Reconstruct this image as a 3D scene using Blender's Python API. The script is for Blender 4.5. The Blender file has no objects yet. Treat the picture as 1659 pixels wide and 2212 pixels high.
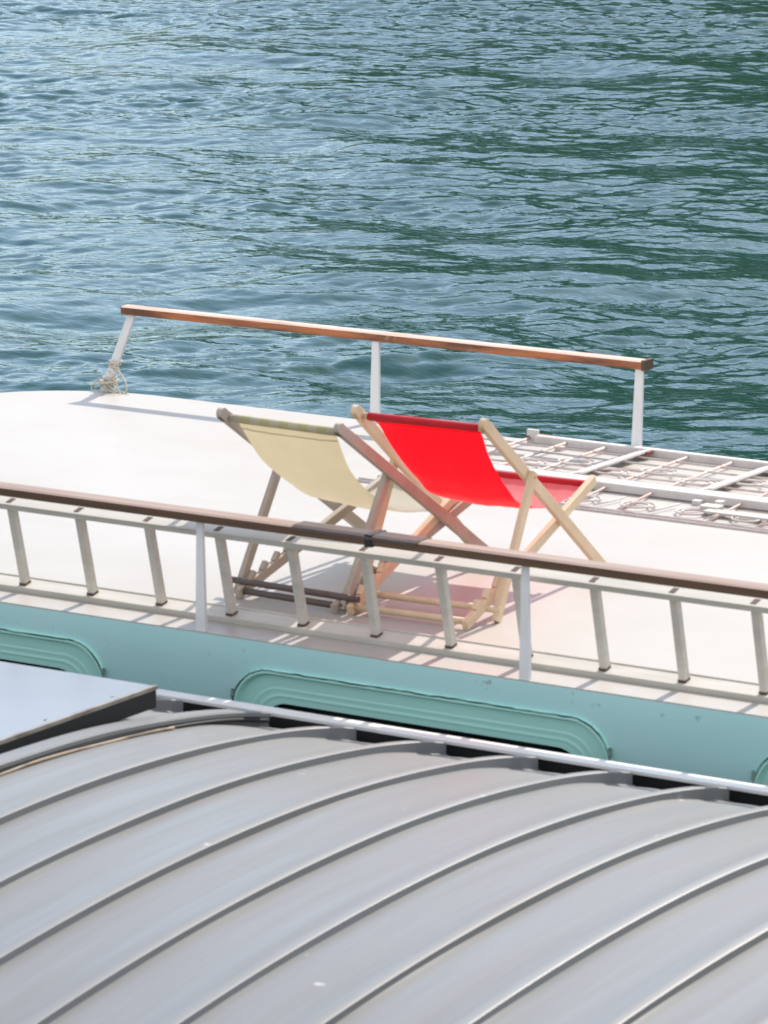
import bpy, bmesh, math, random
import numpy as np
from mathutils import Vector, Matrix

scene = bpy.context.scene
COL = scene.collection
R = math.radians

# ------------------------------------------------------------------ camera
CAM = Vector((8.985, -14.103, 4.06))
PITCH, YAW = R(11.8), R(32.5)
right = Vector((math.cos(YAW), math.sin(YAW), 0))
ahead = Vector((-math.sin(YAW), math.cos(YAW), 0))
fwd = ahead * math.cos(PITCH) - Vector((0, 0, math.sin(PITCH)))
upv = ahead * math.sin(PITCH) + Vector((0, 0, math.cos(PITCH)))
cd = bpy.data.cameras.new("camera")
cam = bpy.data.objects.new("camera", cd)
COL.objects.link(cam)
m3 = Matrix((right, upv, -fwd)).transposed()
cam.matrix_world = Matrix.Translation(CAM) @ m3.to_4x4()
cd.sensor_fit = 'VERTICAL'
cd.sensor_height = 36.0
cd.lens = 9860 / 2212 * 36.0
cd.clip_start = 0.1
cd.clip_end = 5000
cd.dof.use_dof = True
cd.dof.focus_distance = 38.0
cd.dof.aperture_fstop = 11.5
scene.camera = cam

# ------------------------------------------------------------------ sky, sun, exposure
SUN_TO = Vector((0.0, 1.12, 1.0)).normalized()
ELEV = math.asin(SUN_TO.z)
AZ = math.atan2(SUN_TO.x, SUN_TO.y)
w = bpy.data.worlds.new("World")
scene.world = w
w.use_nodes = True
nt = w.node_tree
for n in list(nt.nodes):
    nt.nodes.remove(n)
sky = nt.nodes.new('ShaderNodeTexSky')
sky.sky_type = 'NISHITA'
sky.sun_disc = False
sky.sun_elevation = ELEV
sky.sun_rotation = AZ
sky.air_density = 1.0
sky.dust_density = 0.8
sky.ozone_density = 0.2
bg = nt.nodes.new('ShaderNodeBackground')
bg.inputs['Strength'].default_value = 0.15
ow = nt.nodes.new('ShaderNodeOutputWorld')
# unseen bright cloud added to fill shaded sides: direction flattened onto a cloud layer, then noise
wtc = nt.nodes.new('ShaderNodeTexCoord')
wsep = nt.nodes.new('ShaderNodeSeparateXYZ')
nt.links.new(wtc.outputs['Generated'], wsep.inputs[0])


def wmath(op, a, b):
    n_ = nt.nodes.new('ShaderNodeMath')
    n_.operation = op
    for k_, v_ in enumerate((a, b)):
        if isinstance(v_, (int, float)):
            n_.inputs[k_].default_value = v_
        else:
            nt.links.new(v_, n_.inputs[k_])
    return n_.outputs[0]


wz = wmath('ADD', wmath('MAXIMUM', wsep.outputs[2], 0.0), 0.18)
wc = nt.nodes.new('ShaderNodeCombineXYZ')
nt.links.new(wmath('DIVIDE', wsep.outputs[0], wz), wc.inputs[0])
nt.links.new(wmath('DIVIDE', wsep.outputs[1], wz), wc.inputs[1])
wn = nt.nodes.new('ShaderNodeTexNoise')
wn.inputs['Scale'].default_value = 1.1
wn.inputs['Detail'].default_value = 7
wn.inputs['Roughness'].default_value = 0.55
woff = nt.nodes.new('ShaderNodeVectorMath')
woff.operation = 'ADD'
woff.inputs[1].default_value = (3.1, 1.7, 0.0)
nt.links.new(wc.outputs[0], woff.inputs[0])
nt.links.new(woff.outputs[0], wn.inputs['Vector'])
wr = nt.nodes.new('ShaderNodeMapRange')
wr.inputs['From Min'].default_value = 0.40
wr.inputs['From Max'].default_value = 0.58
wr.inputs['To Max'].default_value = 0.85
# added cloud weighted behind the camera, keeping the sky ahead blue for reflections
wdot = nt.nodes.new('ShaderNodeVectorMath')
wdot.operation = 'DOT_PRODUCT'
wdot.inputs[1].default_value = (-ahead.x * 0.16, -ahead.y * 0.16, 0.05)
nt.links.new(wtc.outputs['Generated'], wdot.inputs[0])
nt.links.new(wmath('ADD', wn.outputs['Fac'], wdot.outputs['Value']), wr.inputs['Value'])
wm = nt.nodes.new('ShaderNodeMix')
wm.data_type = 'RGBA'
nt.links.new(wr.outputs[0], wm.inputs['Factor'])
nt.links.new(sky.outputs[0], wm.inputs['A'])
wm.inputs['B'].default_value = (4.1, 4.2, 4.25, 1)
nt.links.new(wm.outputs['Result'], bg.inputs[0])
nt.links.new(bg.outputs[0], ow.inputs[0])

sd = bpy.data.lights.new("sun", 'SUN')
sd.energy = 3.0
sd.angle = R(0.5)
sd.color = (1.0, 0.93, 0.83)
sun = bpy.data.objects.new("sun", sd)
COL.objects.link(sun)
sun.location = (0, 10, 30)
sun.rotation_euler = (-SUN_TO).to_track_quat('-Z', 'Y').to_euler()

scene.view_settings.view_transform = 'Standard'
scene.view_settings.look = 'None'
scene.view_settings.exposure = 0.86
scene.view_settings.gamma = 1.0
scene.view_settings.use_curve_mapping = False
scene.render.engine = 'CYCLES'

# ------------------------------------------------------------------ materials
def mat(name, base, rough=0.5, var=0.0, scale=(6, 6, 6), second=None, lo=0.4, hi=0.65,
        metallic=0.0, spec=0.5, bump=0.0, bump_scale=40.0, detail=6, coat=0.0, sheen=0.0,
        aniso=0.0, rough_var=0.0, spots=None):
    """base colour mixed towards `second` by stretched noise, optional speckles and fine relief"""
    m = bpy.data.materials.new(name)
    m.use_nodes = True
    t = m.node_tree
    b = t.nodes['Principled BSDF']
    b.inputs['Base Color'].default_value = (*base, 1)
    b.inputs['Roughness'].default_value = rough
    b.inputs['Metallic'].default_value = metallic
    b.inputs['Specular IOR Level'].default_value = spec
    b.inputs['Coat Weight'].default_value = coat
    b.inputs['Sheen Weight'].default_value = sheen
    tc = t.nodes.new('ShaderNodeTexCoord')
    col = None
    if second is not None:
        mp = t.nodes.new('ShaderNodeMapping')
        mp.inputs['Scale'].default_value = scale
        t.links.new(tc.outputs['Object'], mp.inputs[0])
        nz = t.nodes.new('ShaderNodeTexNoise')
        nz.inputs['Scale'].default_value = 1.0
        nz.inputs['Detail'].default_value = detail
        nz.inputs['Roughness'].default_value = 0.6
        t.links.new(mp.outputs[0], nz.inputs['Vector'])
        rp = t.nodes.new('ShaderNodeMapRange')
        rp.inputs['From Min'].default_value = lo
        rp.inputs['From Max'].default_value = hi
        t.links.new(nz.outputs['Fac'], rp.inputs['Value'])
        mx = t.nodes.new('ShaderNodeMix')
        mx.data_type = 'RGBA'
        mx.inputs['A'].default_value = (*base, 1)
        mx.inputs['B'].default_value = (*second, 1)
        t.links.new(rp.outputs[0], mx.inputs['Factor'])
        col = mx.outputs['Result']
        if rough_var:
            rr = t.nodes.new('ShaderNodeMapRange')
            rr.inputs['To Min'].default_value = rough - rough_var
            rr.inputs['To Max'].default_value = rough + rough_var
            rr.inputs['From Min'].default_value = 0.3
            rr.inputs['From Max'].default_value = 0.7
            t.links.new(nz.outputs['Fac'], rr.inputs['Value'])
            t.links.new(rr.outputs[0], b.inputs['Roughness'])
    if spots:
        scol, sscale, thr, soft = spots
        n2 = t.nodes.new('ShaderNodeTexNoise')
        n2.inputs['Scale'].default_value = sscale
        n2.inputs['Detail'].default_value = 4
        n2.inputs['Roughness'].default_value = 0.65
        t.links.new(tc.outputs['Object'], n2.inputs['Vector'])
        r2 = t.nodes.new('ShaderNodeMapRange')
        r2.inputs['From Min'].default_value = thr
        r2.inputs['From Max'].default_value = thr + soft
        t.links.new(n2.outputs['Fac'], r2.inputs['Value'])
        m2 = t.nodes.new('ShaderNodeMix')
        m2.data_type = 'RGBA'
        m2.inputs['B'].default_value = (*scol, 1)
        if col is not None:
            t.links.new(col, m2.inputs['A'])
        else:
            m2.inputs['A'].default_value = (*base, 1)
        t.links.new(r2.outputs[0], m2.inputs['Factor'])
        col = m2.outputs['Result']
    if col is not None:
        t.links.new(col, b.inputs['Base Color'])
    if bump:
        n3 = t.nodes.new('ShaderNodeTexNoise')
        n3.inputs['Scale'].default_value = bump_scale
        n3.inputs['Detail'].default_value = 4
        t.links.new(tc.outputs['Object'], n3.inputs['Vector'])
        bp = t.nodes.new('ShaderNodeBump')
        bp.inputs['Strength'].default_value = 1.0
        bp.inputs['Distance'].default_value = bump
        t.links.new(n3.outputs['Fac'], bp.inputs['Height'])
        t.links.new(bp.outputs[0], b.inputs['Normal'])
    return m


def cloth_mat(name, col, trans, mixf=0.5, sheen=0.2, spec=0.2, sunlit=None):
    m = bpy.data.materials.new(name)
    m.use_nodes = True
    t = m.node_tree
    b = t.nodes['Principled BSDF']
    b.inputs['Roughness'].default_value = 0.62
    b.inputs['Specular IOR Level'].default_value = spec
    b.inputs['Sheen Weight'].default_value = sheen
    b.inputs['Sheen Roughness'].default_value = 0.25
    b.inputs['Sheen Tint'].default_value = (1.0, 0.8, 0.78, 1)
    tc = t.nodes.new('ShaderNodeTexCoord')
    nz = t.nodes.new('ShaderNodeTexNoise')
    nz.inputs['Scale'].default_value = 5
    nz.inputs['Detail'].default_value = 7
    nz.inputs['Roughness'].default_value = 0.65
    t.links.new(tc.outputs['Object'], nz.inputs['Vector'])
    mx = t.nodes.new('ShaderNodeMix')
    mx.data_type = 'RGBA'
    mx.inputs['A'].default_value = (*[c * 0.8 for c in col], 1)
    mx.inputs['B'].default_value = (*[min(0.95, c * 1.15) for c in col], 1)
    t.links.new(nz.outputs['Fac'], mx.inputs['Factor'])
    # upper face painted paler to stand for glaring sunlight, underside keeps the dye
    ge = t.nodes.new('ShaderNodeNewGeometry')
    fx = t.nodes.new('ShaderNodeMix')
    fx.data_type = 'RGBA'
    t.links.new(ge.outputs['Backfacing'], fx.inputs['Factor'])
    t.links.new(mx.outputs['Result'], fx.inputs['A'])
    fx.inputs['B'].default_value = (*sunlit, 1)
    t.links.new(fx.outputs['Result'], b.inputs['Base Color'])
    wv = t.nodes.new('ShaderNodeTexNoise')
    wv.inputs['Scale'].default_value = 170
    t.links.new(tc.outputs['Object'], wv.inputs['Vector'])
    bp = t.nodes.new('ShaderNodeBump')
    bp.inputs['Distance'].default_value = 0.0018
    bp.inputs['Strength'].default_value = 0.6
    t.links.new(wv.outputs['Fac'], bp.inputs['Height'])
    t.links.new(bp.outputs[0], b.inputs['Normal'])
    tr = t.nodes.new('ShaderNodeBsdfTranslucent')
    m3_ = t.nodes.new('ShaderNodeMix')
    m3_.data_type = 'RGBA'
    m3_.inputs['A'].default_value = (*[c * 0.85 for c in trans], 1)
    m3_.inputs['B'].default_value = (*[min(0.98, c * 1.1) for c in trans], 1)
    t.links.new(nz.outputs['Fac'], m3_.inputs['Factor'])
    t.links.new(m3_.outputs['Result'], tr.inputs['Color'])
    ms = t.nodes.new('ShaderNodeMixShader')
    ms.inputs[0].default_value = mixf
    t.links.new(b.outputs[0], ms.inputs[1])
    t.links.new(tr.outputs[0], ms.inputs[2])
    t.links.new(ms.outputs[0], t.nodes['Material Output'].inputs['Surface'])
    return m


M = {}
M['deck'] = mat('white_deck_paint', (0.45, 0.42, 0.388), 0.45, second=(0.40, 0.368, 0.32), scale=(0.7, 1.1, 1),
                lo=0.42, hi=0.75, bump=0.0006, bump_scale=60, spots=((0.35, 0.325, 0.29), 2.3, 0.66, 0.25))
M['teal'] = mat('teal_paint', (0.44, 0.74, 0.745), 0.38, second=(0.49, 0.77, 0.77), scale=(1.5, 2, 2.5), lo=0.35, hi=0.7,
                bump=0.0008, bump_scale=9, spots=((0.27, 0.42, 0.40), 12, 0.64, 0.08))
M['teal_deep'] = mat('teal_frame_paint', (0.46, 0.86, 0.78), 0.4, second=(0.50, 0.87, 0.79), scale=(2, 3, 6), lo=0.35, hi=0.7)
M['crack'] = mat('dirt_seam', (0.05, 0.055, 0.045), 0.8, second=(0.22, 0.36, 0.33), scale=(9, 9, 9), lo=0.47, hi=0.56)
M['glass'] = mat('dark_glass', (0.012, 0.015, 0.015), 0.08, second=(0.03, 0.035, 0.032), scale=(3, 3, 5))
M['white'] = mat('white_enamel', (0.76, 0.76, 0.77), 0.35, second=(0.66, 0.65, 0.64), scale=(8, 8, 5), lo=0.45, hi=0.75)
M['rail_side'] = mat('dark_varnished_teak', (0.120, 0.060, 0.028), 0.45, second=(0.075, 0.038, 0.02), scale=(0.9, 30, 30), lo=0.35, hi=0.65)
M['rail_top'] = mat('weathered_teak', (0.36, 0.265, 0.215), 0.6, second=(0.25, 0.165, 0.13), scale=(1.2, 30, 30), lo=0.35, hi=0.65)
M['rail_orange'] = mat('orange_worn_teak', (0.47, 0.155, 0.055), 0.45, second=(0.15, 0.058, 0.032), scale=(2.6, 24, 24), lo=0.42, hi=0.62, spots=((0.50, 0.27, 0.15), 5.0, 0.62, 0.12))
M['rail_pale'] = mat('sun_bleached_teak', (0.62, 0.47, 0.39), 0.6, second=(0.42, 0.24, 0.15), scale=(2.2, 22, 22), lo=0.5, hi=0.7)
M['tape'] = mat('dark_worn_tape', (0.075, 0.052, 0.046), 0.55, second=(0.13, 0.095, 0.085), scale=(6, 30, 30), lo=0.5, hi=0.7)
M['shadewood'] = mat('shaded_grey_wood', (0.12, 0.088, 0.075), 0.6, second=(0.08, 0.056, 0.048), scale=(6, 20, 20), lo=0.4, hi=0.65)  # grey crossbar wood with the shade put into its colour
M['black'] = mat('black_rubber', (0.012, 0.012, 0.012), 0.6)
M['pine'] = mat('pale_beech', (0.72, 0.54, 0.37), 0.5, second=(0.62, 0.44, 0.28), scale=(30, 5, 5), lo=0.35, hi=0.7)
M['greywood'] = mat('weathered_grey_wood', (0.48, 0.41, 0.345), 0.65, second=(0.36, 0.295, 0.24), scale=(35, 6, 6), lo=0.35, hi=0.68)
M['endgrain'] = mat('dark_end_grain', (0.10, 0.06, 0.045), 0.7)
M['honey'] = mat('honey_end_grain', (0.50, 0.30, 0.12), 0.6)
M['alu'] = mat('dull_grey_aluminium', (0.60, 0.565, 0.505), 0.5, second=(0.49, 0.46, 0.405), scale=(3, 20, 20), lo=0.35, hi=0.7, metallic=0.0)
M['hole'] = mat('dark_rung_socket', (0.10, 0.055, 0.04), 0.7)
M['roof'] = mat('grey_painted_roof_sheet', (0.205, 0.209, 0.213), 0.44, second=(0.170, 0.169, 0.166), scale=(9, 0.55, 1), lo=0.35, hi=0.68,
                rough_var=0.08, spec=0.6, bump=0.002, bump_scale=2.6, spots=((0.42, 0.42, 0.42), 7.0, 0.69, 0.05))
M['trim'] = mat('white_trim', (0.74, 0.72, 0.70), 0.35)
M['lid'] = mat('white_hatch_paint', (0.24, 0.26, 0.28), 0.25, second=(0.21, 0.23, 0.255), scale=(1.5, 1.5, 1), lo=0.3, hi=0.7)
M['edge'] = mat('worn_edge_metal', (0.30, 0.265, 0.225), 0.5, second=(0.16, 0.12, 0.09), scale=(20, 6, 20), lo=0.45, hi=0.65)
M['tan'] = mat('tan_sealant', (0.36, 0.29, 0.20), 0.7, second=(0.12, 0.08, 0.06), scale=(40, 5, 40), lo=0.42, hi=0.6)
M['iron'] = mat('chipped_white_iron', (0.64, 0.60, 0.575), 0.5, second=(0.54, 0.48, 0.45), scale=(10, 10, 10), lo=0.4, hi=0.7,
                spots=((0.22, 0.10, 0.07), 26, 0.71, 0.03))
M['rod'] = mat('rusty_pink_rod', (0.56, 0.37, 0.32), 0.6, second=(0.60, 0.50, 0.46), scale=(12, 12, 12), lo=0.4, hi=0.6)
M['thinrod'] = mat('flaking_white_rod', (0.64, 0.57, 0.54), 0.55, second=(0.56, 0.43, 0.40), scale=(14, 14, 14), lo=0.45, hi=0.6)
M['rust'] = mat('rust', (0.22, 0.05, 0.035), 0.8)
M['rope'] = mat('frayed_white_rope', (0.62, 0.58, 0.50), 0.9, second=(0.45, 0.38, 0.29), scale=(60, 60, 60), lo=0.45, hi=0.65)
M['hull'] = mat('dark_hull', (0.03, 0.035, 0.035), 0.5)
M['rubrail'] = mat('worn_brown_edge', (0.30, 0.15, 0.09), 0.7, second=(0.5, 0.42, 0.36), scale=(5, 20, 20), lo=0.4, hi=0.6)
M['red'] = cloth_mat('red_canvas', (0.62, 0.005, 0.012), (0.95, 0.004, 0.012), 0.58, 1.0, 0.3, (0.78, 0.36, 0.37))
M['redsleeve'] = mat('red_canvas_sleeve', (0.50, 0.006, 0.016), 0.8)
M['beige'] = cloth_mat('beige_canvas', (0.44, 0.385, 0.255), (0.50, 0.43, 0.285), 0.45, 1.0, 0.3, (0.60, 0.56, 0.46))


def hem_material():
    m = mat('yellow_checked_hem', (0.58, 0.50, 0.30), 0.8)
    t = m.node_tree
    tc = t.nodes.new('ShaderNodeTexCoord')
    wv = t.nodes.new('ShaderNodeTexWave')
    wv.wave_type = 'BANDS'
    wv.bands_direction = 'X'
    wv.inputs['Scale'].default_value = 3.4
    wv.inputs['Distortion'].default_value = 0.6
    t.links.new(tc.outputs['Object'], wv.inputs['Vector'])
    cr = t.nodes.new('ShaderNodeValToRGB')
    cr.color_ramp.elements[0].position = 0.45
    cr.color_ramp.elements[0].color = (0.40, 0.35, 0.18, 1)
    cr.color_ramp.elements[1].position = 0.6
    cr.color_ramp.elements[1].color = (0.43, 0.385, 0.27, 1)
    t.links.new(wv.outputs['Fac'], cr.inputs[0])
    t.links.new(cr.outputs[0], t.nodes['Principled BSDF'].inputs['Base Color'])
    return m


M['hem'] = hem_material()

# ------------------------------------------------------------------ mesh helpers
class MB:
    def __init__(self):
        self.v, self.f, self.mi, self.sm = [], [], [], []

    def add(self, vs, fs, mi=0, smooth=False):
        o = len(self.v)
        self.v += [tuple(x) for x in vs]
        for f in fs:
            self.f.append(tuple(i + o for i in f))
            self.mi.append(mi)
            self.sm.append(smooth)

    def box(self, c, ax, hs, mi=0, taper=1.0):
        """oriented box with chamfered long edges; ax = 3 unit vectors, long axis last"""
        c = Vector(c)
        a, b, l = [Vector(x).normalized() for x in ax]
        ha, hb, hl = hs
        ch = min(ha, hb) * 0.22
        prof = [(-ha + ch, -hb), (ha - ch, -hb), (ha, -hb + ch), (ha, hb - ch), (ha - ch, hb), (-ha + ch, hb),
                (-ha, hb - ch), (-ha, -hb + ch)]
        vs = []
        for s, k in ((-1, 1.0), (1, taper)):
            for (x, y) in prof:
                vs.append(c + a * x * k + b * y * k + l * hl * s)
        fs = [tuple(range(7, -1, -1)), tuple(range(8, 16))]
        for i in range(8):
            j = (i + 1) % 8
            fs.append((i, j, 8 + j, 8 + i))
        self.add(vs, fs, mi)

    def beam(self, p, q, wa, wb, side=(1, 0, 0), mi=0, taper=1.0):
        p, q = Vector(p), Vector(q)
        l = (q - p).normalized()
        s = Vector(side)
        s = (s - l * s.dot(l)).normalized()
        b = l.cross(s)
        self.box((p + q) / 2, (s, b, l), (wa / 2, wb / 2, (q - p).length / 2), mi, taper)

    def tube(self, pts, r, n=8, mi=0, cap=True, r_end=None):
        pts = [Vector(p) for p in pts]
        ref = Vector((0.31, 0.22, 0.93))
        prev = None
        vs = []
        m = len(pts)
        for i, p in enumerate(pts):
            d = (pts[min(i + 1, m - 1)] - pts[max(i - 1, 0)]).normalized()
            if prev is None:
                a = d.cross(ref)
                if a.length < 1e-3:
                    a = d.cross(Vector((1, 0, 0)))
            else:
                a = prev - d * prev.dot(d)
            a.normalize()
            prev = a
            b = d.cross(a)
            rr = r if r_end is None else r + (r_end - r) * i / max(1, m - 1)
            for k in range(n):
                t = 2 * math.pi * k / n
                vs.append(p + a * math.cos(t) * rr + b * math.sin(t) * rr)
        fs = []
        for i in range(m - 1):
            for k in range(n):
                k2 = (k + 1) % n
                fs.append((i * n + k, i * n + k2, (i + 1) * n + k2, (i + 1) * n + k))
        self.add(vs, fs, mi, True)
        if cap:
            o = len(self.v) - len(vs)
            self.f.append(tuple(o + k for k in range(n - 1, -1, -1)))
            self.f.append(tuple(o + (m - 1) * n + k for k in range(n)))
            self.mi += [mi, mi]
            self.sm += [False, False]

    def grid(self, rows, mi=0, smooth=True):
        nr, nc = len(rows), len(rows[0])
        vs = [p for r_ in rows for p in r_]
        fs = []
        for i in range(nr - 1):
            for j in range(nc - 1):
                fs.append((i * nc + j, i * nc + j + 1, (i + 1) * nc + j + 1, (i + 1) * nc + j))
        self.add(vs, fs, mi, smooth)

    def prism(self, prof, x0, x1, mi=0, mis=None):
        """closed (y,z) profile extruded along X"""
        n = len(prof)
        vs = [(x0, y, z) for y, z in prof] + [(x1, y, z) for y, z in prof]
        o = len(self.v)
        self.v += vs
        for i in range(n):
            j = (i + 1) % n
            self.f.append((o + i, o + j, o + n + j, o + n + i))
            self.mi.append(mis[i] if mis else mi)
            self.sm.append(False)
        self.f.append(tuple(o + i for i in range(n - 1, -1, -1)))
        self.f.append(tuple(o + n + i for i in range(n)))
        self.mi += [mi, mi]
        self.sm += [False, False]

    def build(self, name, mats, parent=None, bevel=0.0):
        me = bpy.data.meshes.new(name)
        me.from_pydata([tuple(v) for v in self.v], [], self.f)
        if not isinstance(mats, (list, tuple)):
            mats = [mats]
        for m in mats:
            me.materials.append(m)
        me.polygons.foreach_set('material_index', self.mi)
        me.polygons.foreach_set('use_smooth', self.sm)
        bm = bmesh.new()
        bm.from_mesh(me)
        bmesh.ops.recalc_face_normals(bm, faces=bm.faces)
        bm.to_mesh(me)
        bm.free()
        me.update()
        o = bpy.data.objects.new(name, me)
        COL.objects.link(o)
        if parent:
            o.parent = parent
        if bevel:
            bv = o.modifiers.new('bevel', 'BEVEL')
            bv.width = bevel
            bv.segments = 2
            bv.limit_method = 'ANGLE'
            bv.angle_limit = R(35)
        return o


def tag(o, label=None, cat=None, group=None, kind=None):
    if label: o['label'] = label
    if cat: o['category'] = cat
    if group: o['group'] = group
    if kind: o['kind'] = kind
    return o


def thing(name, label, cat, loc=(0, 0, 0), rz=0.0, group=None):
    o = bpy.data.objects.new(name, None)
    COL.objects.link(o)
    o.location = loc
    o.rotation_euler = (0, 0, rz)
    o.empty_display_size = 0.2
    return tag(o, label, cat, group)


def smoothstep(x):
    x = np.clip(x, 0, 1)
    return x * x * (3 - 2 * x)


# ------------------------------------------------------------------ water
ZW = -2.3
rng = np.random.default_rng(11)


def wave_tile(N, L, lam_peak, lam_min, spread, seed):
    g = np.random.default_rng(seed)
    k1 = np.fft.fftfreq(N, L / N) * 2 * np.pi
    kx, ky = np.meshgrid(k1, k1, indexing='ij')
    k = np.sqrt(kx ** 2 + ky ** 2)
    k[0, 0] = 1e-6
    kp = 2 * np.pi / lam_peak
    P = np.exp(-1.25 * (kp / k) ** 2) / k ** 4.0 * np.exp(-(k * lam_min / 6.28) ** 2)
    c = np.abs(ky / k)                                    # crests mostly across the view
    P *= (1 - spread) * c ** 2.5 + spread
    P[0, 0] = 0
    s = (g.normal(size=(N, N)) + 1j * g.normal(size=(N, N))) * np.sqrt(P)
    h = np.fft.ifft2(s)
    gy = np.fft.ifft2(1j * ky * s).real
    norm = 1.0 / gy.std()
    dx = np.fft.ifft2(-1j * kx / k * s).real * norm
    dy = np.fft.ifft2(-1j * ky / k * s).real * norm
    return h.real * norm, dx, dy, L


def samp(tile, x, y):
    h, dx, dy, L = tile
    N = h.shape[0]
    u, v = (x / L * N) % N, (y / L * N) % N
    i, j = np.floor(u).astype(int), np.floor(v).astype(int)
    fu, fv = u - i, v - j
    i0, j0, i1, j1 = i % N, j % N, (i + 1) % N, (j + 1) % N
    out = []
    for a in (h, dx, dy):
        out.append(a[i0, j0] * (1 - fu) * (1 - fv) + a[i1, j0] * fu * (1 - fv) + a[i0, j1] * (1 - fu) * fv + a[i1, j1] * fu * fv)
    return out


def make_water():
    # lateral coordinate (along `right`) and depth coordinate (along `ahead`), measured from below the camera;
    # fine cells over the water the picture can see, ever coarser out to the far shore
    lat = np.concatenate([-np.geomspace(1500, 9.5, 45)[:-1], np.arange(-9.5, 9.5, 0.034), np.geomspace(9.5, 1500, 45)])
    dep = np.concatenate([np.linspace(-120, 24, 40)[:-1], np.arange(24, 76, 0.05), np.geomspace(76, 2200, 90)])
    X, Y = np.meshgrid(lat, dep, indexing='ij')
    fade = smoothstep((11.5 - np.abs(X)) / 2.5) * smoothstep((Y - 20) / 4) * smoothstep((95 - Y) / 25)
    # slow patches of ruffled and smoother water
    tA = wave_tile(640, 15.3, 0.95, 0.10, 0.10, 3)
    tB = wave_tile(512, 9.1, 0.38, 0.07, 0.22, 5)
    tC = wave_tile(512, 71.0, 4.5, 0.9, 0.35, 8)
    tG = wave_tile(256, 53.0, 9.0, 4.0, 0.5, 21)
    gust = samp(tG, X * 0.6, Y)[0]
    gust = gust / gust.std()
    amp = np.clip(1.0 + 0.50 * gust, 0.5, 2.1)
    ca, sa = math.cos(0.35), math.sin(0.35)
    hA, xA, yA = samp(tA, X * 0.92 + Y * 0.05, Y - X * 0.08)
    hB, xB, yB = samp(tB, X * ca + Y * sa, Y * ca - X * sa)
    hC, _, _ = samp(tC, X, Y)
    SA, SB, SC = 0.094, 0.062, 0.052
    h = fade * (hA * SA * amp + hB * SB * (0.55 + 0.45 * amp) + hC * SC)
    ch = 0.75 * fade
    X2 = X + ch * (xA * SA * amp)
    Y2 = Y + ch * (yA * SA * amp)
    wx = CAM.x + right.x * X2 + ahead.x * Y2
    wy = CAM.y + right.y * X2 + ahead.y * Y2
    co = np.stack([wx, wy, ZW + h], -1).reshape(-1, 3).astype(np.float32)
    nx, ny = X.shape
    idx = np.arange(nx * ny).reshape(nx, ny)
    q = np.stack([idx[:-1, :-1], idx[1:, :-1], idx[1:, 1:], idx[:-1, 1:]], -1).reshape(-1, 4).astype(np.int32)
    me = bpy.data.meshes.new('water')
    me.vertices.add(len(co))
    me.vertices.foreach_set('co', co.ravel())
    me.loops.add(q.size)
    me.loops.foreach_set('vertex_index', q.ravel())
    me.polygons.add(len(q))
    me.polygons.foreach_set('loop_start', np.arange(0, q.size, 4, dtype=np.int32))
    me.polygons.foreach_set('use_smooth', np.ones(len(q), bool))
    me.update(calc_edges=True)
    me.validate()
    m = bpy.data.materials.new('lake_water')
    m.use_nodes = True
    t = m.node_tree
    b = t.nodes['Principled BSDF']
    b.inputs['Base Color'].default_value = (0.008, 0.054, 0.048, 1)
    b.inputs['Roughness'].default_value = 0.025
    b.inputs['IOR'].default_value = 1.333
    b.inputs['Specular IOR Level'].default_value = 0.37
    tc = t.nodes.new('ShaderNodeTexCoord')
    mp = t.nodes.new('ShaderNodeMapping')
    mp.inputs['Rotation'].default_value = (0, 0, -YAW)
    mp.inputs['Scale'].default_value = (8.0, 17.0, 1)
    t.links.new(tc.outputs['Object'], mp.inputs[0])
    n1 = t.nodes.new('ShaderNodeTexNoise')
    n1.inputs['Scale'].default_value = 1.0
    n1.inputs['Detail'].default_value = 3
    n1.inputs['Distortion'].default_value = 0.6
    t.links.new(mp.outputs[0], n1.inputs['Vector'])
    bp = t.nodes.new('ShaderNodeBump')
    bp.inputs['Strength'].default_value = 1.0
    bp.inputs['Distance'].default_value = 0.0045
    t.links.new(n1.outputs['Fac'], bp.inputs['Height'])
    t.links.new(bp.outputs[0], b.inputs['Normal'])
    me.materials.append(m)
    o = bpy.data.objects.new('water', me)
    COL.objects.link(o)
    tag(o, 'rippled blue green lake water reflecting sky and dark hillside', 'water', kind='structure')
    return o


make_water()


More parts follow.
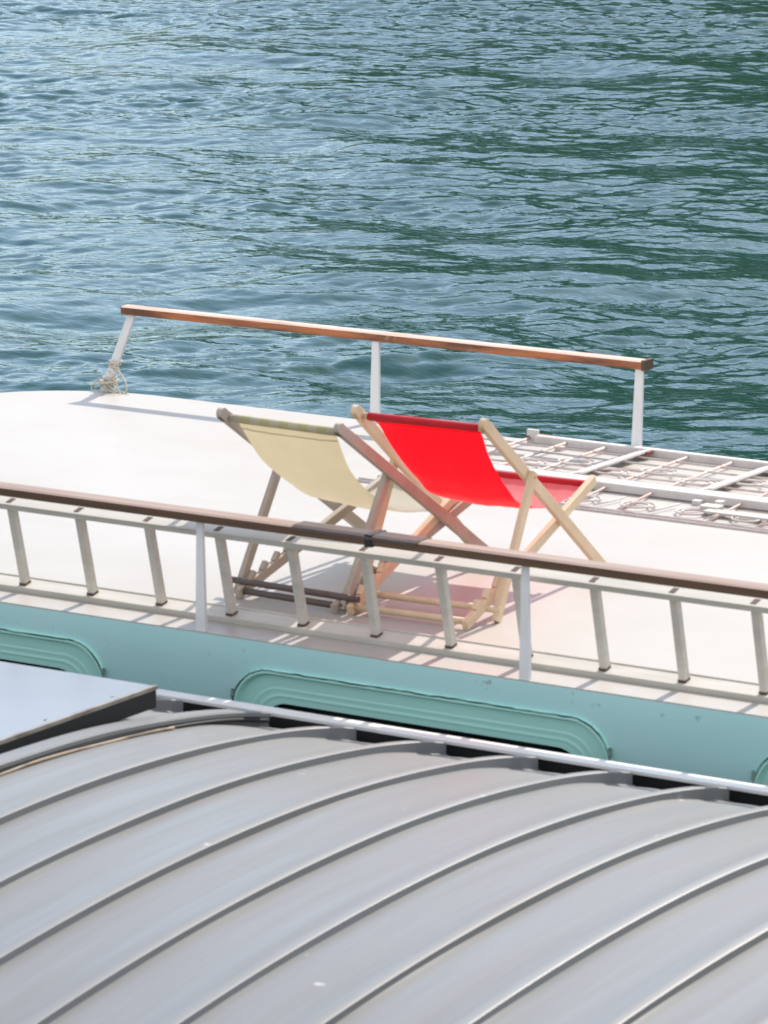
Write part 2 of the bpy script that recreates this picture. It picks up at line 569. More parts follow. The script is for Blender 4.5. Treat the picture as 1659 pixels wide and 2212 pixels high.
# ------------------------------------------------------------------ wooded far shore (above the frame, seen in the reflections)
def make_hills():
    g = np.random.default_rng(4)
    az = np.radians(np.linspace(-75, 75, 240))
    rad = np.concatenate([np.linspace(300, 420, 26), np.geomspace(430, 900, 12)])
    A, D = np.meshgrid(az, rad, indexing='ij')
    deg = np.degrees(A)
    # ridge elevation angle seen from the boats: low to the left, a steep headland to the right
    el = 6.0 + 8.0 * smoothstep((deg + 6) / 13.0) + 5 * smoothstep((deg - 6) / 25.0)
    for f_, a_, p_ in ((0.31, 0.9, 0.3), (0.83, 0.6, 1.1), (1.9, 0.4, 2.0), (4.7, 0.25, 0.7)):
        el = el + a_ * np.sin(deg * f_ + p_)
    top = np.tan(np.radians(np.maximum(el, 2.0))) * 415
    z = top * smoothstep((D - 300) / 125.0) * 1.0
    z = np.where(D > 425, top * (1 - 0.35 * smoothstep((D - 425) / 400)), z)
    z = z + g.normal(0, 1.6, z.shape) * smoothstep((D - 300) / 20)
    x = CAM.x + (right.x * np.sin(A) + ahead.x * np.cos(A)) * D
    y = CAM.y + (right.y * np.sin(A) + ahead.y * np.cos(A)) * D
    rows = [[(x[i, j], y[i, j], ZW - 0.4 + z[i, j]) for j in range(x.shape[1])] for i in range(x.shape[0])]
    mb = MB()
    mb.grid(rows, 0, False)
    m = mat('forest_canopy', (0.085, 0.095, 0.022), 0.9, second=(0.030, 0.042, 0.012), scale=(0.05, 0.05, 0.08), lo=0.35, hi=0.65, spec=0.1)
    o = mb.build('hills', m)
    tag(o, 'dark wooded hillside across the lake', 'hills', kind='structure')


make_hills()

# ------------------------------------------------------------------ the teal boat with the white roof deck
boat = thing('house_boat', 'teal boat with a flat white roof deck, low wooden handrails and rounded windows', 'boat', (0, 0, 0))
DX0, DX1, DY1 = -4.62, 7.0, 4.06


def rounded_deck(r=0.72, n=14, inset=0.0):
    pts = [(DX1 - inset, 0 + inset)]
    pts.append((DX1 - inset, DY1 - inset))
    cx, cy = DX0 + r, DY1 - r
    for i in range(n + 1):
        t = math.pi / 2 * (1 + i / n)
        pts.append((cx + math.cos(t) * (r - inset), cy + math.sin(t) * (r - inset)))
    cx, cy = DX0 + r, r
    for i in range(n + 1):
        t = math.pi + math.pi / 2 * i / n
        pts.append((cx + math.cos(t) * (r - inset), cy + math.sin(t) * (r - inset)))
    return pts


def deck_z(y):                                              # the roof deck is gently crowned across the boat
    return 0.05 * (1 - ((y - 2.03) / 2.03) ** 2)


def deck_left(y, r=0.72):
    d = max(0.0, r - y, y - (DY1 - r))
    return DX0 + r - math.sqrt(max(0.0, r * r - d * d))


mb = MB()
ys = sorted(set([DY1 * (0.5 - 0.5 * math.cos(math.pi * i / 80)) for i in range(81)]))
xs_ = [0.0, 0.03, 0.1, 0.2, 0.35, 0.5, 0.7, 0.85, 1.0]
rows = []
for y in ys:
    xl = deck_left(y)
    rows.append([(xl + (DX1 - xl) * f_, y, deck_z(y)) for f_ in xs_])
mb.grid(rows)
left = [r_[0] for r_ in rows]
mb.grid([left, [(x, y, z - 0.035) for x, y, z in left]], 0, False)
mb.grid([rows[-1], [(x, y + 0.004, z - 0.035) for x, y, z in rows[-1]]], 0, False)
mb.grid([rows[0], [(x, y, z - 0.010) for x, y, z in rows[0]]], 0, False)
mb.build('roof_deck', M['deck'], boat)

mb = MB()                                                   # worn edging under the deck's outer edge
path = [(x, y) for x, y in rounded_deck(r=0.735)][1:17]
path = [(x + (0 if y < 4 else 0), y) for x, y in path]
mb.tube([(x - (0.012 if x < -4 else 0), y + 0.010, -0.022) for x, y in path], 0.014, 6)
mb.build('edge_strip', M['rubrail'], boat)

# cabin wall with window openings
WZ0, WZ1 = -1.25, -0.004
WINS = []
for cx in (-4.41, -2.13, 0.155, 2.42, 4.70):
    WINS.append((cx, -0.395, 0.842, 0.29))                  # centre x, centre z, half width, half height


def rrect(cx, cz, hw, hh, r, nc=9):
    pts = []
    r = min(r, hw, hh)
    for (sx, sz, t0) in ((1, 1, 0), (-1, 1, 90), (-1, -1, 180), (1, -1, 270)):
        ox, oz = cx + sx * (hw - r), cz + sz * (hh - r)
        for i in range(nc + 1):
            t = R(t0 + 90 * i / nc)
            pts.append((ox + math.cos(t) * r, oz + math.sin(t) * r))
    return pts


mb = MB()
bounds = [DX0 + 0.7] + [(WINS[i][0] + WINS[i + 1][0]) / 2 for i in range(len(WINS) - 1)] + [DX1]
for (cx, cz, hw, hh), x0, x1 in zip(WINS, bounds[:-1], bounds[1:]):
    loop = rrect(cx, cz, hw, hh, 0.17)
    outl = []
    for (px, pz) in loop:                                   # nearest spot on the wall bay's outline
        dx, dz = px - cx, pz - cz
        sx = ((x1 - cx) / dx) if dx > 1e-6 else (((x0 - cx) / dx) if dx < -1e-6 else 1e9)
        sz = ((WZ1 - cz) / dz) if dz > 1e-6 else (((WZ0 - cz) / dz) if dz < -1e-6 else 1e9)
        s = min(sx, sz)
        outl.append((cx + dx * s, cz + dz * s))
    N = len(loop)
    vs = [(x, -0.004, z) for x, z in loop] + [(x, -0.004, z) for x, z in outl]
    fs = [(i, (i + 1) % N, N + (i + 1) % N, N + i) for i in range(N)]
    # corner fillers
    for (qx, qz) in ((x1, WZ1), (x0, WZ1), (x0, WZ0), (x1, WZ0)):
        best = None
        for i in range(N):
            a, b_ = outl[i], outl[(i + 1) % N]
            on = lambda p: (abs(p[0] - qx) < 1e-6, abs(p[1] - qz) < 1e-6)
            oa, ob = on(a), on(b_)
            if (oa[0] and ob[1] and not ob[0]) or (oa[1] and ob[0] and not oa[0]):
                best = i
        if best is not None:
            vs.append((qx, -0.004, qz))
            fs.append((N + best, N + (best + 1) % N, len(vs) - 1))
    mb.add(vs, fs)
mb.build('cabin_wall', M['teal'], boat)

for (cx, cz, hw, hh) in WINS[:4]:
    fr = MB()
    prof = [(0.0, -0.004), (0.002, -0.016), (0.014, -0.018), (0.020, -0.004), (0.024, 0.003), (0.068, 0.0045), (0.073, 0.003), (0.079, 0.0028), (0.083, 0.004),
            (0.094, 0.0042), (0.098, 0.0026), (0.104, 0.0024), (0.110, 0.0042), (0.131, 0.0045), (0.134, 0.034)]
    rows = []
    for (ins, dy) in prof:
        lp = rrect(cx, cz, hw - ins, hh - ins, 0.17 - ins * 0.45)
        rows.append([(x, dy, z) for x, z in lp] + [(lp[0][0], dy, lp[0][1])])
    fr.grid(rows, 0, False)
    # cracked dirt seam along the drip lip
    seam = [(x, -0.0175, z + 0.001) for x, z in rrect(cx, cz, hw - 0.004, hh - 0.004, 0.168)[:20]]
    pts = []
    rr_ = random.Random(int(cx * 100))
    for a, b_ in zip(seam[:-1], seam[1:]):
        kmax = 40 if abs(a[0] - b_[0]) > 0.5 else 2
        for k in range(kmax):
            f_ = k / kmax
            pts.append((a[0] + (b_[0] - a[0]) * f_, a[1], a[2] + (b_[2] - a[2]) * f_ + rr_.uniform(-0.002, 0.002)))
    fr.tube(pts, 0.0035, 5, 1)
    for sx in (1, -1):
        fr.box((cx + sx * (hw - 0.006), -0.017, cz + hh - 0.115), ((1, 0, 0), (0, 1, 0), (0, 0, 1)), (0.006, 0.004, 0.018), 1)
    w_ = fr.build('window', [M['teal_deep'], M['crack']], boat)
    pn = MB()
    lp = rrect(cx, cz, hw - 0.130, hh - 0.130, 0.112)
    pn.add([(x, 0.033, z) for x, z in lp], [tuple(range(len(lp)))])
    pn.build('pane', M['glass'], w_)

mb = MB()                                                   # inside of the cabin, side deck and hull
mb.prism([(0.06, -0.04), (DY1 - 0.05, -0.04), (DY1 - 0.05, -1.25), (DY1 + 0.25, -1.3), (DY1 + 0.2, ZW - 0.5), (-0.10, ZW - 0.5), (-0.20, -1.26), (0.06, -1.25)], DX0 + 0.5, DX1)
mb.build('hull', M['hull'], boat)


# handrails with their posts
def handrail(y0, y1, z0, z1, x0, x1, side, top, posts, name_pts=None):
    c = 0.006
    ym = (y0 + y1) / 2
    prof = [(y0 + c, z0), (y1 - c, z0), (y1, z0 + c), (y1, z1 - c), (y1 - 0.018, z1), (y0 + 0.018, z1), (y0, z1 - c), (y0, z0 + c)]
    mb = MB()
    mis = [0, 0, 0, 1, 1, 1, 0, 0]
    seg = 14
    for i in range(1):
        mb.prism(prof, x0, x1, 0, mis)
    o = mb.build('handrail', [M[side], M[top]], boat)
    for (bx, by, tx, ty, wb, wt) in posts:
        p = MB()
        b_, t_ = Vector((bx, by, 0.0)), Vector((tx, ty, z0))
        l = (t_ - b_).normalized()
        s = (Vector((1, 0, 0)) - l * l.x).normalized()
        q = l.cross(s)
        p.box((b_ + t_) / 2, (s, q, l), (wb / 2, 0.011, (t_ - b_).length / 2), 0, wt / wb)
        p.build('post', M['white'], o)
    return o


near = handrail(-0.042, 0.055, 0.440, 0.478, -4.0, 4.2, 'rail_side', 'rail_top',
                [(x, 0.016, x, 0.012, 0.045, 0.029) for x in (-3.76, -2.30, -0.846, 0.61, 2.07, 3.52)])
far = handrail(4.005, 4.085, 0.400, 0.442, -4.095, -1.140, 'rail_orange', 'rail_pale',
               [(-4.205, 4.015, -4.055, 4.045, 0.050, 0.040), (-2.612, 4.02, -2.612, 4.03, 0.050, 0.040), (-1.175, 4.02, -1.168, 4.03, 0.050, 0.040)])
mb = MB()                                                   # black lashing and dark worn patch on the near rail
mb.prism([(-0.046, 0.435), (0.059, 0.435), (0.059, 0.483), (-0.046, 0.483)], -0.058, -0.026)
mb.build('lashing', M['black'], near)
mb = MB()                                                   # strip of dark tape round the top of the rail
mb.prism([(-0.040, 0.4775), (-0.044, 0.472), (-0.044, 0.464), (-0.047, 0.464), (-0.047, 0.475), (-0.030, 0.4815), (0.043, 0.4815), (0.060, 0.475), (0.060, 0.464), (0.057, 0.464), (0.057, 0.472), (0.052, 0.4775)], -0.385, 0.175)
mb.build('tape', M['tape'], near)
mb = MB()
mb.prism([(4.002, 0.397), (4.088, 0.397), (4.088, 0.445), (4.002, 0.445)], -1.146, -1.128)
mb.build('end_cap', M['endgrain'], far)

# ------------------------------------------------------------------ rope tangle at the raked post
mb = MB()
rr_ = random.Random(5)


def post_at(t):
    return Vector((-4.205 + 0.15 * t / 0.4, 4.015 + 0.03 * t / 0.4, t))


for k in range(16):                                         # turns round the post
    z = 0.02 + 0.055 * rr_.random() if k < 10 else 0.125 + 0.03 * rr_.random()
    c = post_at(z)
    tilt = rr_.uniform(-0.35, 0.35)
    rad = rr_.uniform(0.026, 0.034) + (0.022 * rr_.random() if k < 4 else 0)
    pts = [c + Vector((math.cos(t) * rad, math.sin(t) * rad * 0.8, math.sin(t + 1) * tilt * 0.05)) for t in [i * 2 * math.pi / 14 for i in range(15)]]
    mb.tube(pts, 0.0050, 6)


def spl(ps, n=10):
    out = []
    ps = [Vector(p) for p in ps]
    ps = [ps[0]] + ps + [ps[-1]]
    for i in range(1, len(ps) - 2):
        p0, p1, p2, p3 = ps[i - 1:i + 3]
        for k in range(n):
            t = k / n
            out.append(0.5 * ((2 * p1) + (p2 - p0) * t + (2 * p0 - 5 * p1 + 4 * p2 - p3) * t * t + (3 * p1 - p0 - 3 * p2 + p3) * t ** 3))
    out.append(ps[-2])
    return out


b0 = Vector((-4.205, 4.015, 0))
for ps, r_ in (([(0.05, 0, 0.165), (0.10, -.005, 0.135), (0.155, -.01, 0.075), (0.160, -.01, 0.02), (0.11, -.01, 0.006), (0.05, -.01, 0.02)], 0.005),
               ([(0.05, 0, 0.15), (0.08, -.01, 0.13), (0.10, -.02, 0.06), (0.118, -.02, 0.006)], 0.004),
               ([(0.03, -0.01, 0.13), (0.07, -.02, 0.10), (0.085, -.02, 0.05), (0.12, -.02, 0.02), (0.17, -.015, 0.006)], 0.0035),
               ([(-0.02, -0.02, 0.08), (-0.06, -.02, 0.05), (-0.085, -.02, 0.012), (-0.05, -.03, 0.005), (0.02, -.04, 0.008)], 0.0035),
               ([(-0.02, -0.02, 0.07), (-0.05, 0, 0.06), (-0.075, 0.0, 0.02), (-0.03, 0, 0.03), (0.06, -.03, 0.045)], 0.003),
               ([(0.02, -0.03, 0.03), (0.06, -.04, 0.02), (0.11, -.035, 0.005), (0.19, -.03, 0.005)], 0.004),
               ([(0.0, -0.03, 0.05), (0.05, -.04, 0.05), (0.09, -.03, 0.02), (0.13, -.02, 0.005)], 0.003)):
    mb.tube(spl([b0 + Vector(p) * 0.85 for p in ps]), r_ * 0.85, 6)
rope = mb.build('rope', M['rope'])
tag(rope, 'frayed white rope knotted round the raked end post of the far handrail', 'rope')

# ------------------------------------------------------------------ aluminium ladder leaning on its side behind the near rail
lad = thing('ladder', 'long dull aluminium ladder standing on its side along the near handrail', 'ladder', (0.01, 0.200, 0.009))
LA = R(14)
ln = Vector((0, -math.sin(LA), math.cos(LA)))               # along the rungs, upwards
lw = Vector((0, math.cos(LA), math.sin(LA)))                # across the stile
lx = Vector((1, 0, 0))
LX0, LX1 = -4.3, 4.6
LB = Vector((0, 0, 0.024))
LL = 0.365
for k, base in ((0, LB), (1, LB + ln * LL)):
    mb = MB()
    c = base + lx * (LX0 + LX1) / 2
    hl = (LX1 - LX0) / 2
    mb.box(c, (lw, ln, lx), (0.043, 0.003, hl))             # web
    for s in (-1, 1):
        mb.box(c + lw * s * 0.046 - ln * (0.004 if k == 0 else 0.004), (lw, ln, lx), (0.0035, 0.0115, hl))   # lips
    st = mb.build('stile', M['alu'], lad)
    if k == 1:
        for i in range(27):
            hb = MB()
            x = LX0 + 0.12 + i * 0.3345
            hb.box(base + lx * x + ln * 0.0035 - lw * 0.005, (lx, ln, lw), (0.012, 0.0012, 0.020))
            hb.build('rung_socket', M['hole'], st)
for i in range(27):
    x = LX0 + 0.12 + i * 0.3345
    mb = MB()
    mb.box(LB + lx * x + ln * LL / 2 - lw * 0.005, (lx, lw, ln), (0.0155, 0.018, LL / 2 - 0.003))
    mb.box(LB + lx * x + ln * 0.008 - lw * 0.007, (lx, lw, ln), (0.0175, 0.021, 0.004), 1)
    mb.build('rung', [M['alu'], M['hole']], lad)

# ------------------------------------------------------------------ deck chairs
def catmull(ps, n=6):
    return [(v.x, v.y) for v in spl([(a, b_, 0) for a, b_ in ps], n)]


def make_chair(label, loc, rz, T, P, F, I, Rr, S, bar, canvas, wood, end, cloth, sleeve, bars, px=0.310, seatx=0.258):
    root = thing('deck_chair', label, 'deck chair', loc, rz, 'folding deck chairs on the white roof deck')
    V = lambda x, p: Vector((x, p[0], p[1]))
    ext = lambda a, b_, d: (a[0] + (a[0] - b_[0]) / math.hypot(a[0] - b_[0], a[1] - b_[1]) * d,
                            a[1] + (a[1] - b_[1]) / math.hypot(a[0] - b_[0], a[1] - b_[1]) * d)
    for s in (-1, 1):
        mb = MB()
        mb.beam(V(s * 0.284, F), V(s * 0.284, T), 0.025, 0.046)
        tt = ext(T, F, 0.001)
        # rounded top end
        d = (Vector((0, T[0] - F[0], T[1] - F[1]))).normalized()
        nrm = d.cross(Vector((1, 0, 0)))
        rows = []
        for sx in (-0.0123, 0.0123):
            rows.append([V(s * 0.284 + sx, T) + nrm * math.cos(t) * 0.0228 + d * math.sin(t) * 0.0228 for t in [math.pi * i / 8 for i in range(9)]])
        mb.grid(rows, 0, True)
        for r_ in rows:
            mb.add(r_, [tuple(range(9))])
        mb.beam(V(s * 0.284, ext(T, F, 0.010)) - nrm * 0.0235, V(s * 0.284, ext(T, F, -0.022)) - nrm * 0.0235, 0.018, 0.003, mi=1)
        mb.build('back_rail', [M[wood], M[end]], root)
        mb = MB()
        mb.beam(V(s * seatx, Rr), V(s * seatx, I), 0.025, 0.042)
        di = (Vector((0, I[0] - Rr[0], I[1] - Rr[1]))).normalized()
        ni = Vector((1, 0, 0)).cross(di)
        for k in range(4):                                  # notches that take the prop bar
            q = V(s * seatx, Rr) + di * (0.10 + 0.085 * k) + ni * 0.030
            mb.beam(q - di * 0.012 - ni * 0.012, q + di * 0.022 + ni * 0.010, 0.024, 0.022)
        mb.build('seat_rail', M[wood], root)
        mb = MB()
        mb.beam(V(s * px, S), V(s * px, ext(P, S, 0.02)), 0.024, 0.040)
        mb.tube([V(s * (px + 0.014), P), V(s * (px + 0.008), P)], 0.008, 8, 1)
        mb.build('prop_leg', [M[wood], M[end]], root)
    for (p, r_, h) in ((bar, 0.014, 0.325), (ext(Rr, I, -0.03), 0.014, 0.262), (ext(F, T, -0.022), 0.013, 0.288), (ext(I, Rr, -0.045), 0.013, 0.262)):
        mb = MB()
        mb.tube([V(-h, p), V(h, p)], r_, 10)
        mb.build('crossbar', M[bars], root)
    tb = ext(T, F, -0.040)
    mb = MB()
    mb.tube([V(-0.28, tb), V(0.28, tb)], 0.013, 10)
    mb.build('top_bar', M[wood], root)
    # canvas sling
    prof = catmull([tb] + canvas + [ext(I, Rr, -0.045)], 6)
    rows = []
    L = len(prof)
    rr2 = random.Random(3)
    for i, (y, z) in enumerate(prof):
        f_ = i / (L - 1)
        hw = 0.243 - 0.042 * math.sin(math.pi * f_)
        row = []
        for j in range(17):
            u = -1 + 2 * j / 16
            sag = -0.012 * (1 - u * u) * math.sin(math.pi * f_)
            wr = 0.0022 * math.sin(u * 7 + f_ * 9) * math.sin(math.pi * f_) + 0.0012 * math.sin(u * 19 - f_ * 13) + 0.003 * math.exp(-((abs(u) - 1) / 0.12) ** 2) * math.sin(f_ * 23)
            row.append((u * hw, y + sag * 0.5, z + sag + wr))
        rows.append(row)
    mb = MB()
    mb.grid(rows)
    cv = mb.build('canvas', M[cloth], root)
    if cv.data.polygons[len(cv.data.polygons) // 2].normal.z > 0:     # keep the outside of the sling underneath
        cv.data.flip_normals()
    mb = MB()                                               # stitched seam below the top bar
    mb.tube([Vector((x, y - 0.001, z - 0.0012)) for x, y, z in rows[4]], 0.0016, 5)
    mb.build('hem_seam', M[cloth], cv)
    mb = MB()
    mb.tube([V(-0.247, tb), V(0.247, tb)], 0.0165, 12)
    mb.build('sleeve', M[sleeve], cv)
    fb = ext(I, Rr, -0.045)
    mb = MB()
    mb.tube([V(-0.247, fb), V(0.247, fb)], 0.0165, 12)
    mb.build('sleeve', M[sleeve], cv)
    return root


RY = 0.56
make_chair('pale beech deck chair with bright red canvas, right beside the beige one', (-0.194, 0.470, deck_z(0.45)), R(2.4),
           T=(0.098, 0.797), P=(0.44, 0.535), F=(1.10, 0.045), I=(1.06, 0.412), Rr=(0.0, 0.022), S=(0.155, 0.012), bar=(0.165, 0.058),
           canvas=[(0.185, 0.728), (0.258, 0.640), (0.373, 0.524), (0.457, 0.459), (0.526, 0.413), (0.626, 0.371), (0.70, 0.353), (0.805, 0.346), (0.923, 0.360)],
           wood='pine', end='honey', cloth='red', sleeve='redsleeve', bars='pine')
make_chair('weathered grey deck chair with beige canvas, left beside the red one', (-0.750, 0.455, deck_z(0.45)), R(-2.6),
           T=(-0.028, 0.750), P=(0.33, 0.512), F=(1.05, 0.045), I=(1.055, 0.335), Rr=(0.0, 0.022), S=(0.03, 0.015), bar=(0.04, 0.066),
           canvas=[(0.055, 0.655), (0.135, 0.555), (0.24, 0.465), (0.335, 0.405), (0.45, 0.350), (0.60, 0.305), (0.72, 0.288), (0.85, 0.283), (0.96, 0.300)],
           wood='greywood', end='endgrain', cloth='beige', sleeve='hem', bars='shadewood', px=0.259, seatx=0.234)

# ------------------------------------------------------------------ white iron trellis lying on the deck
gr = thing('iron_trellis', 'chipped white iron trellis with rusty rods lying on the deck behind the red chair', 'trellis', (0, 0, 0))
GX0, GX1 = -1.78, 1.7
UX, UZ = (1, 0, 0), (0, 0, 1)


def lay(x, y, h):
    """a spot of the trellis, h above the crowned deck"""
    dh = h * 0.5
    x, y, h = x - 2.45 * dh, y + 4.5 * dh, h - dh
    s_ = 0.0
    for _ in range(4):
        s_ = deck_z(y - 4.5 * s_)
    return Vector((x + 2.45 * s_, y - 4.5 * s_, h + s_))


for (y, x0, h, hh, hw) in ((3.875, -1.63, 0.048, 0.020, 0.022), (3.135, GX0, 0.046, 0.020, 0.050)):
    mb = MB()
    mb.beam(lay(x0, y, h), lay(GX1, y, h), hh * 2, hw * 2, UZ)
    mb.build('side_bar', M['iron'], gr, 0.003)
for x in (-1.03, -0.368, 0.30, 0.97):
    mb = MB()
    mb.beam(lay(x, 3.185, 0.060), lay(x, 3.845, 0.060), 0.080, 0.012, (math.cos(.25), 0, math.sin(.25)))
    mb.build('crossbar', M['iron'], gr)
    mb = MB()
    mb.beam(lay(x + 0.045, 3.76, 0.066), lay(x + 0.045, 3.82, 0.066), 0.024, 0.012, UX)
    mb.build('rust_plate', M['rust'], gr)
for x in (-1.66, -1.455, -1.246, -0.813, -0.58, -0.14, 0.09, 0.52, 0.75):
    mb = MB()
    mb.tube([lay(x, 2.80, 0.018), lay(x, 3.10, 0.040), lay(x, 3.86, 0.052)], 0.0065, 6)
    rod_ = mb.build('rod', M['rod'], gr)
    mb = MB()
    mb.box(lay(x, 3.853, 0.058), (UX, (0, 1, 0), UZ), (0.010, 0.008, 0.008))
    mb.build('rusty_end', M['rust'], rod_)
for (y, h, x0) in ((3.74, 0.050, -1.9), (3.62, 0.048, -2.0), (3.47, 0.046, -1.95), (3.36, 0.044, -1.9), (3.27, 0.043, -1.85), (2.80, 0.016, -1.9), (2.775, 0.012, -1.9)):  # the two nearest the camera stand in for the side bar's shadow line
    mb = MB()
    mb.tube([lay(x0, y, h), lay(GX1, y, h)], 0.0055, 6)
    mb.build('long_rod', M['thinrod'], gr)


def scroll(x, y, h, rx, ry, turns, ph, r_):
    mb = MB()
    mb.tube([lay(x + math.cos(t + ph) * rx * (1 - 0.05 * t), y + math.sin(t + ph) * ry * (1 - 0.05 * t), h) for t in [i * 0.35 for i in range(turns)]], r_, 6)
    mb.build('scroll_or_shadow_line', M['thinrod'], gr)


x = -1.62
while x < 1.5:                                              # pale rods put where scroll shadows fall, between lower bar and edge rods
    scroll(x, 2.90, 0.028, 0.085, 0.075, 30, 0, 0.005)
    mb = MB()
    mb.tube([lay(x + 0.10, 2.82, 0.024), lay(x + 0.13, 2.90, 0.028), lay(x + 0.16, 2.99, 0.034)], 0.0045, 6)
    mb.build('link', M['thinrod'], gr)
    x += 0.27
for x in (-1.35, -0.92, -0.47, -0.03, 0.42, 0.9):
    for q in range(2):
        scroll(x + 0.2 * q - 0.05, 3.40 + 0.11 * q, 0.046, 0.10, 0.07, 28, q, 0.0045)
mb = MB()
mb.box(lay(-1.655, 3.885, 0.045), (UX, (0, 1, 0), UZ), (0.030, 0.010, 0.045))
mb.build('end_plate', M['iron'], gr, 0.004)
mb = MB()
mb.box(lay(-1.58, 3.877, 0.062), (UX, (0, 1, 0), UZ), (0.045, 0.012, 0.010))
mb.build('rust_plate', M['rust'], gr)
mb = MB()                                                   # grey latch bar along the near side
mb.box(lay(0.42, 2.90, 0.040), ((0, 1, 0), UZ, UX), (0.028, 0.006, 0.62))
mb.box(lay(-0.19, 2.93, 0.050), (UX, (0, 1, 0), UZ), (0.045, 0.032, 0.010))
mb.box(lay(-0.165, 2.96, 0.066), (UX, (0, 1, 0), UZ), (0.018, 0.02, 0.010))
mb.build('latch', M['alu'], gr, 0.003)
for x in (-1.5, -0.37, 0.97):
    for y in (3.875, 3.135):
        mb = MB()
        mb.box(lay(x, y, 0.013), (UX, (0, 1, 0), UZ), (0.02, 0.018, 0.0145))
        mb.build('foot', M['iron'], gr)

# ------------------------------------------------------------------ the nearer boat: ribbed grey roof
nb = thing('covered_boat', 'nearer boat with a curved ribbed grey metal roof edged in white trim', 'boat', (0, 0, 0))
RIB0, RIBS = -0.189, 0.3865
YA, YB = -6.6, -0.50


def roof_z(y):                                              # sheet level (ribs stand 35 mm above)
    d = y + 2.2
    k = 0.056 if d > 0 else 0.040
    return 0.016 - k * d * d - (0.062 * max(0, d - 1.15) ** 2)


def roof_mesh():
    xs, hs = [], []
    # cross-section along X: flat tray, steep rib
    for k in range(-13, 16):
        x = RIB0 + k * RIBS
        for dx, h in ((-0.075, 0.0), (-0.060, 0.004), (-0.046, 0.023), (-0.041, 0.027), (-0.004, 0.028), (0.001, 0.026), (0.001, 0.002), (0.020, 0.0),
                      (0.10, 0.002), (0.20, 0.0015)):
            xs.append(x + dx)
            hs.append(h)
    ys = np.linspace(YA, YB, 90)
    g = np.random.default_rng(2)
    rows = []
    wob = [(g.uniform(-1, 1), g.uniform(0, 6)) for _ in range(40)]
    for i, x in enumerate(xs):
        a, p = wob[(i // 10) % 40]
        row = []
        for y in ys:
            e_ = float(smoothstep((y + 1.0) / 0.42))
            z = roof_z(y) + hs[i] * (1 + 0.8 * e_) - 0.016 * e_
            if hs[i] < 0.003 and hs[i] > 0.0:
                z += 0.0020 * a * math.sin(y * 2.3 + p) + 0.0012 * math.sin(y * 5.1 + p * 2)
            row.append((x, y, z))
        rows.append(row)
    mb = MB()
    mb.grid(rows, 0, True)
    # turned-down far edge, closing the rib ends
    edge = [r_[-1] for r_ in rows]
    low = [(x, y, z - 0.030 if h > 0.02 else z - 0.012) for (x, y, z), h in zip(edge, hs)]
    mb.grid([edge, low], 0, False)
    o = mb.build('roof', M['roof'], nb)
    me = o.data
    # keep the rib folds crisp
    try:
        me.set_sharp_from_angle(angle=R(28))
    except Exception:
        pass
    return o


roof = roof_mesh()

mb = MB()                                                   # lifted flashing over the seam beside the hatch
rows = []
for dx, dz in ((-0.072, 0.030), (-0.066, 0.036), (0.012, 0.038), (0.016, 0.033)):
    rows.append([(RIB0 + dx, y, roof_z(y) + dz + 0.004 * math.sin(y * 3.1) ** 2) for y in np.linspace(-4.2, YB - 0.01, 60)])
mb.grid(rows, 0, False)
mb.grid([rows[3], [(x, y, z - 0.014) for x, y, z in rows[3]]], 0, False)
fl = mb.build('flashing', M['roof'], nb)
sm = fl.modifiers.new('thickness', 'SOLIDIFY')
sm.thickness = 0.003
mb = MB()
ys = np.linspace(-2.9, -1.15, 40)
mb.tube([(RIB0 + 0.030, y, roof_z(y) + 0.006 + 0.002 * math.sin(y * 9)) for y in ys], 0.0055, 6)
mb.build('sealant', M['tan'], nb)
mb = MB()
mb.tube([(RIB0 + 0.018, y, roof_z(y) + 0.008 + 0.002 * math.sin(y * 7)) for y in np.linspace(-1.18, -0.53, 20)], 0.008, 6)
mb.build('seam_gap', M['black'], nb)

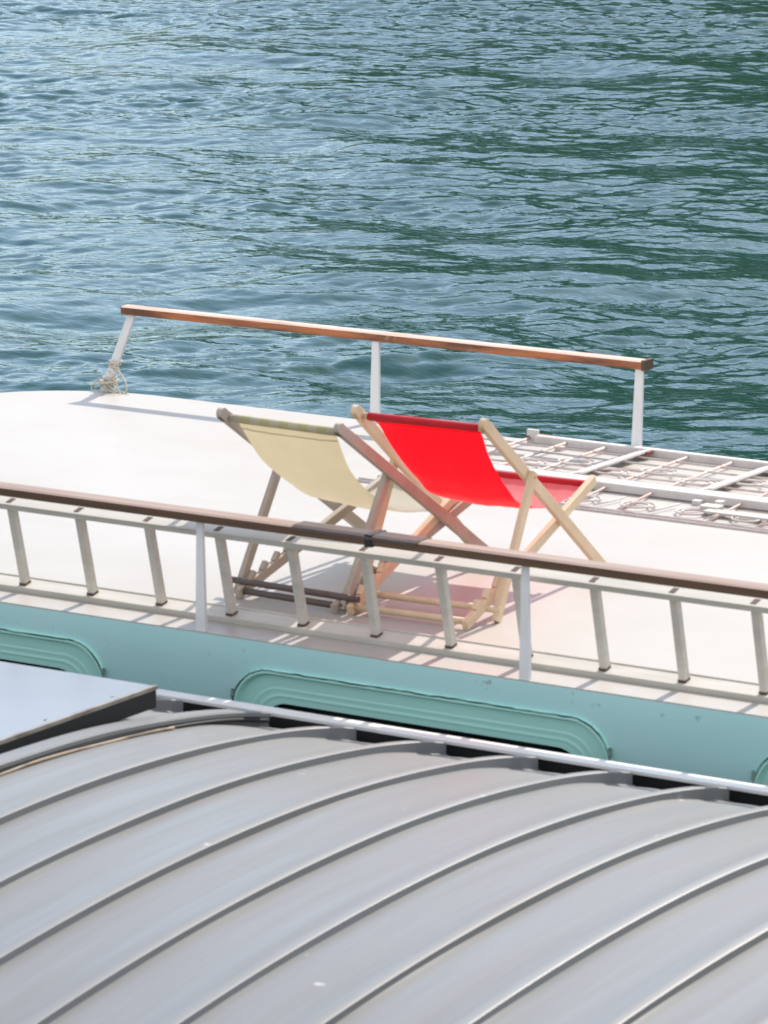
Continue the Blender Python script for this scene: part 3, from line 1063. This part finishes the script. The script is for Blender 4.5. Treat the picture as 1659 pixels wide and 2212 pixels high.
mb = MB()                                                   # black gutter under a flat white edge plank
mb.prism([(-0.62, -0.34), (-0.384, -0.34), (-0.384, -0.153), (-0.447, -0.153), (-0.447, -0.27), (-0.62, -0.27)], -5.2, 5.6)
mb.build('gutter', M['black'], nb)
for x0, x1, dz, dy in ((-5.2, 0.335, 0.0, 0.0), (0.262, 5.6, 0.0035, -0.012)):
    mb = MB()
    mb.prism([(-0.450 + dy, -0.152 + dz), (-0.378 + dy, -0.152 + dz), (-0.378 + dy, -0.141 + dz), (-0.382 + dy, -0.138 + dz), (-0.446 + dy, -0.138 + dz), (-0.450 + dy, -0.141 + dz)], x0, x1)
    mb.build('edge_plank', M['trim'], nb)
mb = MB()
mb.prism([(YA, -0.3), (-0.46, -0.305), (-0.40, -1.2), (-0.42, ZW - 0.4), (YA, ZW - 0.4)], -5.2, 5.6)
mb.build('hull', M['hull'], nb)
mb = MB()                                                   # hatch lid on the roof, left
hx, hy0, hy1, hz = -0.312, -2.75, -1.035, 0.072
mb.prism([(hy0, hz - 0.010), (hy1, hz - 0.010), (hy1, hz - 0.002), (hy1 - 0.004, hz), (hy0 + 0.004, hz), (hy0, hz - 0.002)], -2.6, hx)
ht = mb.build('hatch', M['lid'], nb)
mb = MB()
mb.prism([(hy0 + 0.003, -0.008), (hy1 - 0.003, -0.008), (hy1 - 0.003, hz - 0.0105), (hy0 + 0.003, hz - 0.0105)], -2.597, hx - 0.003)
mb.build('hatch_side', M['black'], ht)
mb = MB()                                                   # worn metal edge strip and screws of the lid
mb.prism([(hy0, hz - 0.012), (hy1 + 0.002, hz - 0.012), (hy1 + 0.002, hz + 0.002), (hy0, hz + 0.002)], hx - 0.012, hx + 0.002)
mb.build('edge_strip', M['edge'], ht)
for y in (-1.25, -1.65, -2.05, -2.45):
    mb = MB()
    mb.tube([(hx - 0.045, y, hz - 0.002), (hx - 0.045, y, hz + 0.0025)], 0.006, 10)
    mb.build('screw', M['edge'], ht)
mb = MB()                                                   # set-back base under the lid
mb.prism([(hy0 + 0.10, -0.10), (hy1 - 0.12, -0.10), (hy1 - 0.12, -0.009), (hy0 + 0.10, -0.009)], -2.5, hx - 0.08)
mb.build('hatch_base', M['roof'], ht)
